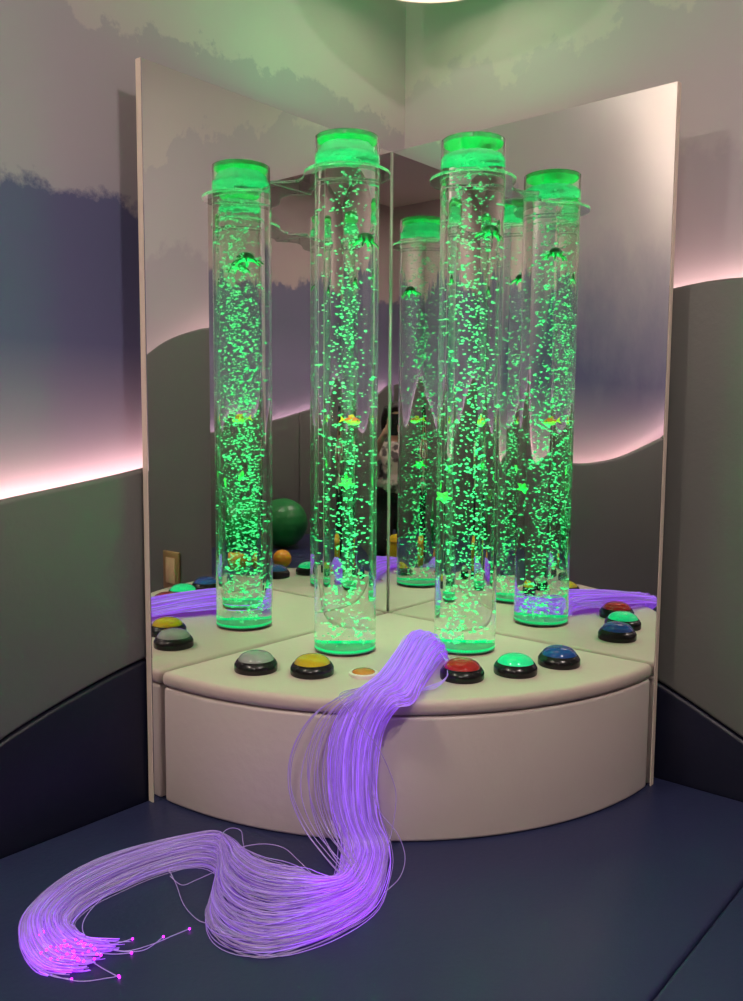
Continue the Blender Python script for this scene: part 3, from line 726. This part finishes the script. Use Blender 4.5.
# ------------------------------------------------------------------ the photographer, kneeling behind the phone
Rv = Vector((RT.x, RT.y, 0)).normalized(); Zv = Vector((0, 0, 1))
def W(side, fwd, z): return Vector((CAM.x, CAM.y, 0)) + Rv*side + cf*fwd + Zv*z      # side>0 = the person's right
C0 = -.052                                                                             # the body's centre line
joints = {
 'pelvis': (W(C0, -.44, .52), .125), 'waist': (W(C0, -.44, .63), .105), 'chest': (W(C0, -.43, .76), .115), 'neckb': (W(C0, -.42, .86), .055), 'neck': (W(C0, -.41, .92), .047), 'headb': (W(C0, -.40, .98), .06)}
edges = [('pelvis', 'waist'), ('waist', 'chest'), ('chest', 'neckb'), ('neckb', 'neck'), ('neck', 'headb')]
for sg, n in ((1, 'r'), (-1, 'l')):
    joints['sh'+n] = (W(C0+sg*.155, -.43, .815), .050)
    joints['el'+n] = (W(C0+sg*(.20 if sg > 0 else .17), -.25, .70), .038)
    joints['wr'+n] = (W((.055 if sg > 0 else -.115), -.05, .895 if sg > 0 else .90), .025)
    joints['hip'+n] = (W(C0+sg*.085, -.44, .47), .095)
    joints['kn'+n] = (W(C0+sg*.10, -.36, .075), .062)
    joints['an'+n] = (W(C0+sg*.09, -.74, .055), .038)
    joints['to'+n] = (W(C0+sg*.09, -.90, .035), .028)
    edges += [('chest', 'sh'+n), ('sh'+n, 'el'+n), ('el'+n, 'wr'+n), ('pelvis', 'hip'+n), ('hip'+n, 'kn'+n), ('kn'+n, 'an'+n), ('an'+n, 'to'+n)]
def capsule_chain(bm, pts):
    """smoothly tapering limb: list of (point, radius)"""
    P = catmull([p for p, r in pts], 6); n = len(P)
    rr = [interp([(k*6, r) for k, (p, r) in enumerate(pts)], i) for i in range(n)]
    V, F = sweep(P, 1.0, 14, None, True)
    # rescale each ring
    for i in range(n):
        for k in range(14): V[i*14+k] = P[i]+(V[i*14+k]-P[i])*rr[i]
    vs = [bm.verts.new(v) for v in V]
    for f in F: bm.faces.new([vs[i] for i in f])
    for p, r in (pts[0], pts[-1]):
        q = bmesh.ops.create_icosphere(bm, subdivisions=2, radius=r*.99)
        for v in q['verts']: v.co += p
def J(n): return joints[n]
def ellipsoid(bm, c, s, axes=None):
    q = bmesh.ops.create_uvsphere(bm, u_segments=24, v_segments=16, radius=1)
    for v in q['verts']:
        l = v.co.copy(); v.co = c + Rv*(l.x*s[0]) + cf*(l.y*s[1]) + Zv*(l.z*s[2])
def remesh(name, bm, vox, mat, parent, it=4):
    o = from_bm(name, bm, mat, None, recalc=True)
    m = o.modifiers.new('r', 'REMESH'); m.mode = 'VOXEL'; m.voxel_size = vox
    s = o.modifiers.new('s', 'SMOOTH'); s.factor = .5; s.iterations = it
    dg = bpy.context.evaluated_depsgraph_get(); dg.update()
    me = bpy.data.meshes.new_from_object(o.evaluated_get(dg)); bpy.data.objects.remove(o)
    me.name = name; me.polygons.foreach_set('use_smooth', [True]*len(me.polygons))
    me.materials.clear()
    n = mesh_obj(name, me, mat); 
    if parent: n.parent = parent
    return n
bm = bmesh.new()
HC_ = W(C0, -.385, 1.035)                                                              # head centre
capsule_chain(bm, [J('pelvis'), J('waist'), J('chest'), J('neckb'), J('neck'), J('headb')])
ellipsoid(bm, W(C0, -.43, .77), (.16, .085, .10)); ellipsoid(bm, W(C0, -.44, .52), (.155, .11, .10))
ellipsoid(bm, HC_, (.072, .092, .108)); ellipsoid(bm, HC_+cf*.035-Zv*.055, (.048, .050, .052))
capsule_chain(bm, [(HC_+cf*.090+Zv*.012, .009), (HC_+cf*.100-Zv*.012, .011), (HC_+cf*.106-Zv*.022, .014)])      # nose
for sg in (1, -1):
    ellipsoid(bm, HC_+Rv*(sg*.074)-cf*.005-Zv*.008, (.009, .018, .030))                                          # ears
    ellipsoid(bm, HC_+Rv*(sg*.030)+cf*.076-Zv*.022, (.020, .016, .018))                                          # cheeks
ellipsoid(bm, HC_+cf*.089-Zv*.052, (.022, .008, .007)); ellipsoid(bm, HC_+cf*.087-Zv*.062, (.019, .008, .007))   # lips
for n in 'rl':
    capsule_chain(bm, [J('sh'+n), (J('sh'+n)[0].lerp(J('el'+n)[0], .5), .044), J('el'+n), (J('el'+n)[0].lerp(J('wr'+n)[0], .4), .035), J('wr'+n)])
    capsule_chain(bm, [(J('chest')[0], .07), J('sh'+n)])
    capsule_chain(bm, [J('hip'+n), (J('hip'+n)[0].lerp(J('kn'+n)[0], .5), .080), J('kn'+n)])
    capsule_chain(bm, [J('kn'+n), (J('kn'+n)[0].lerp(J('an'+n)[0], .4), .056), J('an'+n), J('to'+n)])
# hands closing on the phone's edges
PHC = CAM - Rv*.030 - Zv*.055 - cf*.013                                                # phone centre
for n, sg in (('r', 1), ('l', -1)):
    w = J('wr'+n)[0]; pe = PHC + Rv*(sg*.041) - Zv*.030
    palm = w.lerp(pe, .62) - cf*.004
    ellipsoid(bm, palm, (.022, .028, .036)); capsule_chain(bm, [(w, .024), (palm, .024)])
    for k in range(4):
        z = .028-.020*k; ln = (.030, .034, .032, .026)[k]
        a = palm+Zv*(z*.9)+Rv*(-sg*.004); b_ = PHC+Rv*(sg*.048)+cf*.006+Zv*(z-.032); c_ = PHC+Rv*(sg*(.048-ln*.6))+cf*.0145+Zv*(z-.034)
        capsule_chain(bm, [(a, .0095), (b_, .0085), (c_, .0072)])
    capsule_chain(bm, [(palm-Zv*.012, .011), (PHC+Rv*(sg*.046)-cf*.012-Zv*.04, .0095), (PHC+Rv*(sg*.028)-cf*.016-Zv*.026, .008)])
person = remesh('person', bm, .0062, M['skin'], None, 5)
tag(person, 'kneeling person in patterned pale blouse holding up a phone, reflected at the mirror seam', 'person')
# clothing
bm = bmesh.new()
def grow(j, e): return (joints[j][0], joints[j][1]+e)
capsule_chain(bm, [(J('pelvis')[0]+Zv*.03, .142), grow('waist', .018), grow('chest', .014), (J('neckb')[0]-Zv*.035, .075)])
ellipsoid(bm, W(C0, -.43, .765), (.175, .100, .10)); ellipsoid(bm, W(C0, -.44, .55), (.168, .125, .07))
for n in 'rl':
    capsule_chain(bm, [(J('chest')[0], .085), grow('sh'+n, .016), (J('sh'+n)[0].lerp(J('el'+n)[0], .42), .060)])
remesh('blouse', bm, .009, M['blouse'], person, 3)
bm = bmesh.new()
ellipsoid(bm, W(C0, -.44, .49), (.165, .122, .10))
for n in 'rl':
    capsule_chain(bm, [grow('hip'+n, .014), (J('hip'+n)[0].lerp(J('kn'+n)[0], .5), .094), grow('kn'+n, .010)])
    capsule_chain(bm, [grow('kn'+n, .010), (J('kn'+n)[0].lerp(J('an'+n)[0], .4), .066), grow('an'+n, .010)])
remesh('trousers', bm, .010, M['black_cloth'], person, 3)
bm = bmesh.new()
ellipsoid(bm, HC_-cf*.020+Zv*.024, (.087, .098, .108)); ellipsoid(bm, HC_-cf*.06-Zv*.05, (.085, .060, .11))
for sg in (1, -1): capsule_chain(bm, [(HC_+Rv*(sg*.060)+cf*.02+Zv*.07, .034), (HC_+Rv*(sg*.086)+cf*.0-Zv*.01, .026), (HC_+Rv*(sg*.086)-cf*.01-Zv*.085, .020)])
capsule_chain(bm, [(HC_+Rv*.045+cf*.070+Zv*.072, .020), (HC_+cf*.078+Zv*.088, .022), (HC_-Rv*.045+cf*.070+Zv*.072, .020)])
remesh('hair', bm, .008, M['hair'], person, 3)
for sg in (1, -1):
    bm = bmesh.new(); bmesh.ops.create_uvsphere(bm, u_segments=12, v_segments=8, radius=.010)
    o = from_bm('eye', bm, M['eye'], person, HC_+Rv*(sg*.030)+cf*.0835+Zv*.004)
# phone
ph = empty('phone', PHC, 'dark phone held up in front of the kneeling person, reflected at the mirror seam', 'phone')
ph.rotation_euler = (0, 0, math.atan2(cf.y, cf.x)-PI/2)
bm = bmesh.new(); box(bm, (-.037, -.0045, -.076), (.037, .0035, .076)); o = from_bm('body', bm, M['phone'], ph); bevel(o, .0034, 3)
bm = bmesh.new(); box(bm, (.004, .0036, .034), (.033, .0046, .070)); o = from_bm('camera_bump', bm, M['lens'], o); bevel(o, .0006, 2)

# ------------------------------------------------------------------ camera, world, view
cd = bpy.data.cameras.new('camera'); co = bpy.data.objects.new('camera', cd); COL.objects.link(co)
cd.sensor_fit = 'HORIZONTAL'; cd.sensor_width = 36; cd.lens = FPX/743*36; cd.clip_start = .004
mw = Matrix((RT, UP, -FW)).transposed().to_4x4(); mw.translation = CAM; co.matrix_world = mw
SC.camera = co
wd = bpy.data.worlds.new('world'); SC.world = wd; wd.use_nodes = True
wd.node_tree.nodes['Background'].inputs[0].default_value = (.02, .02, .025, 1); wd.node_tree.nodes['Background'].inputs[1].default_value = .3
vs = SC.view_settings; vs.view_transform = 'Standard'; vs.look = 'None'; vs.gamma = 1; vs.use_curve_mapping = False; vs.exposure = 0.0
cy = SC.cycles
cy.max_bounces = 36; cy.transmission_bounces = 30; cy.glossy_bounces = 10; cy.diffuse_bounces = 4; cy.transparent_max_bounces = 8
cy.caustics_reflective = True; cy.caustics_refractive = True; cy.sample_clamp_indirect = 4.0; cy.blur_glossy = .5
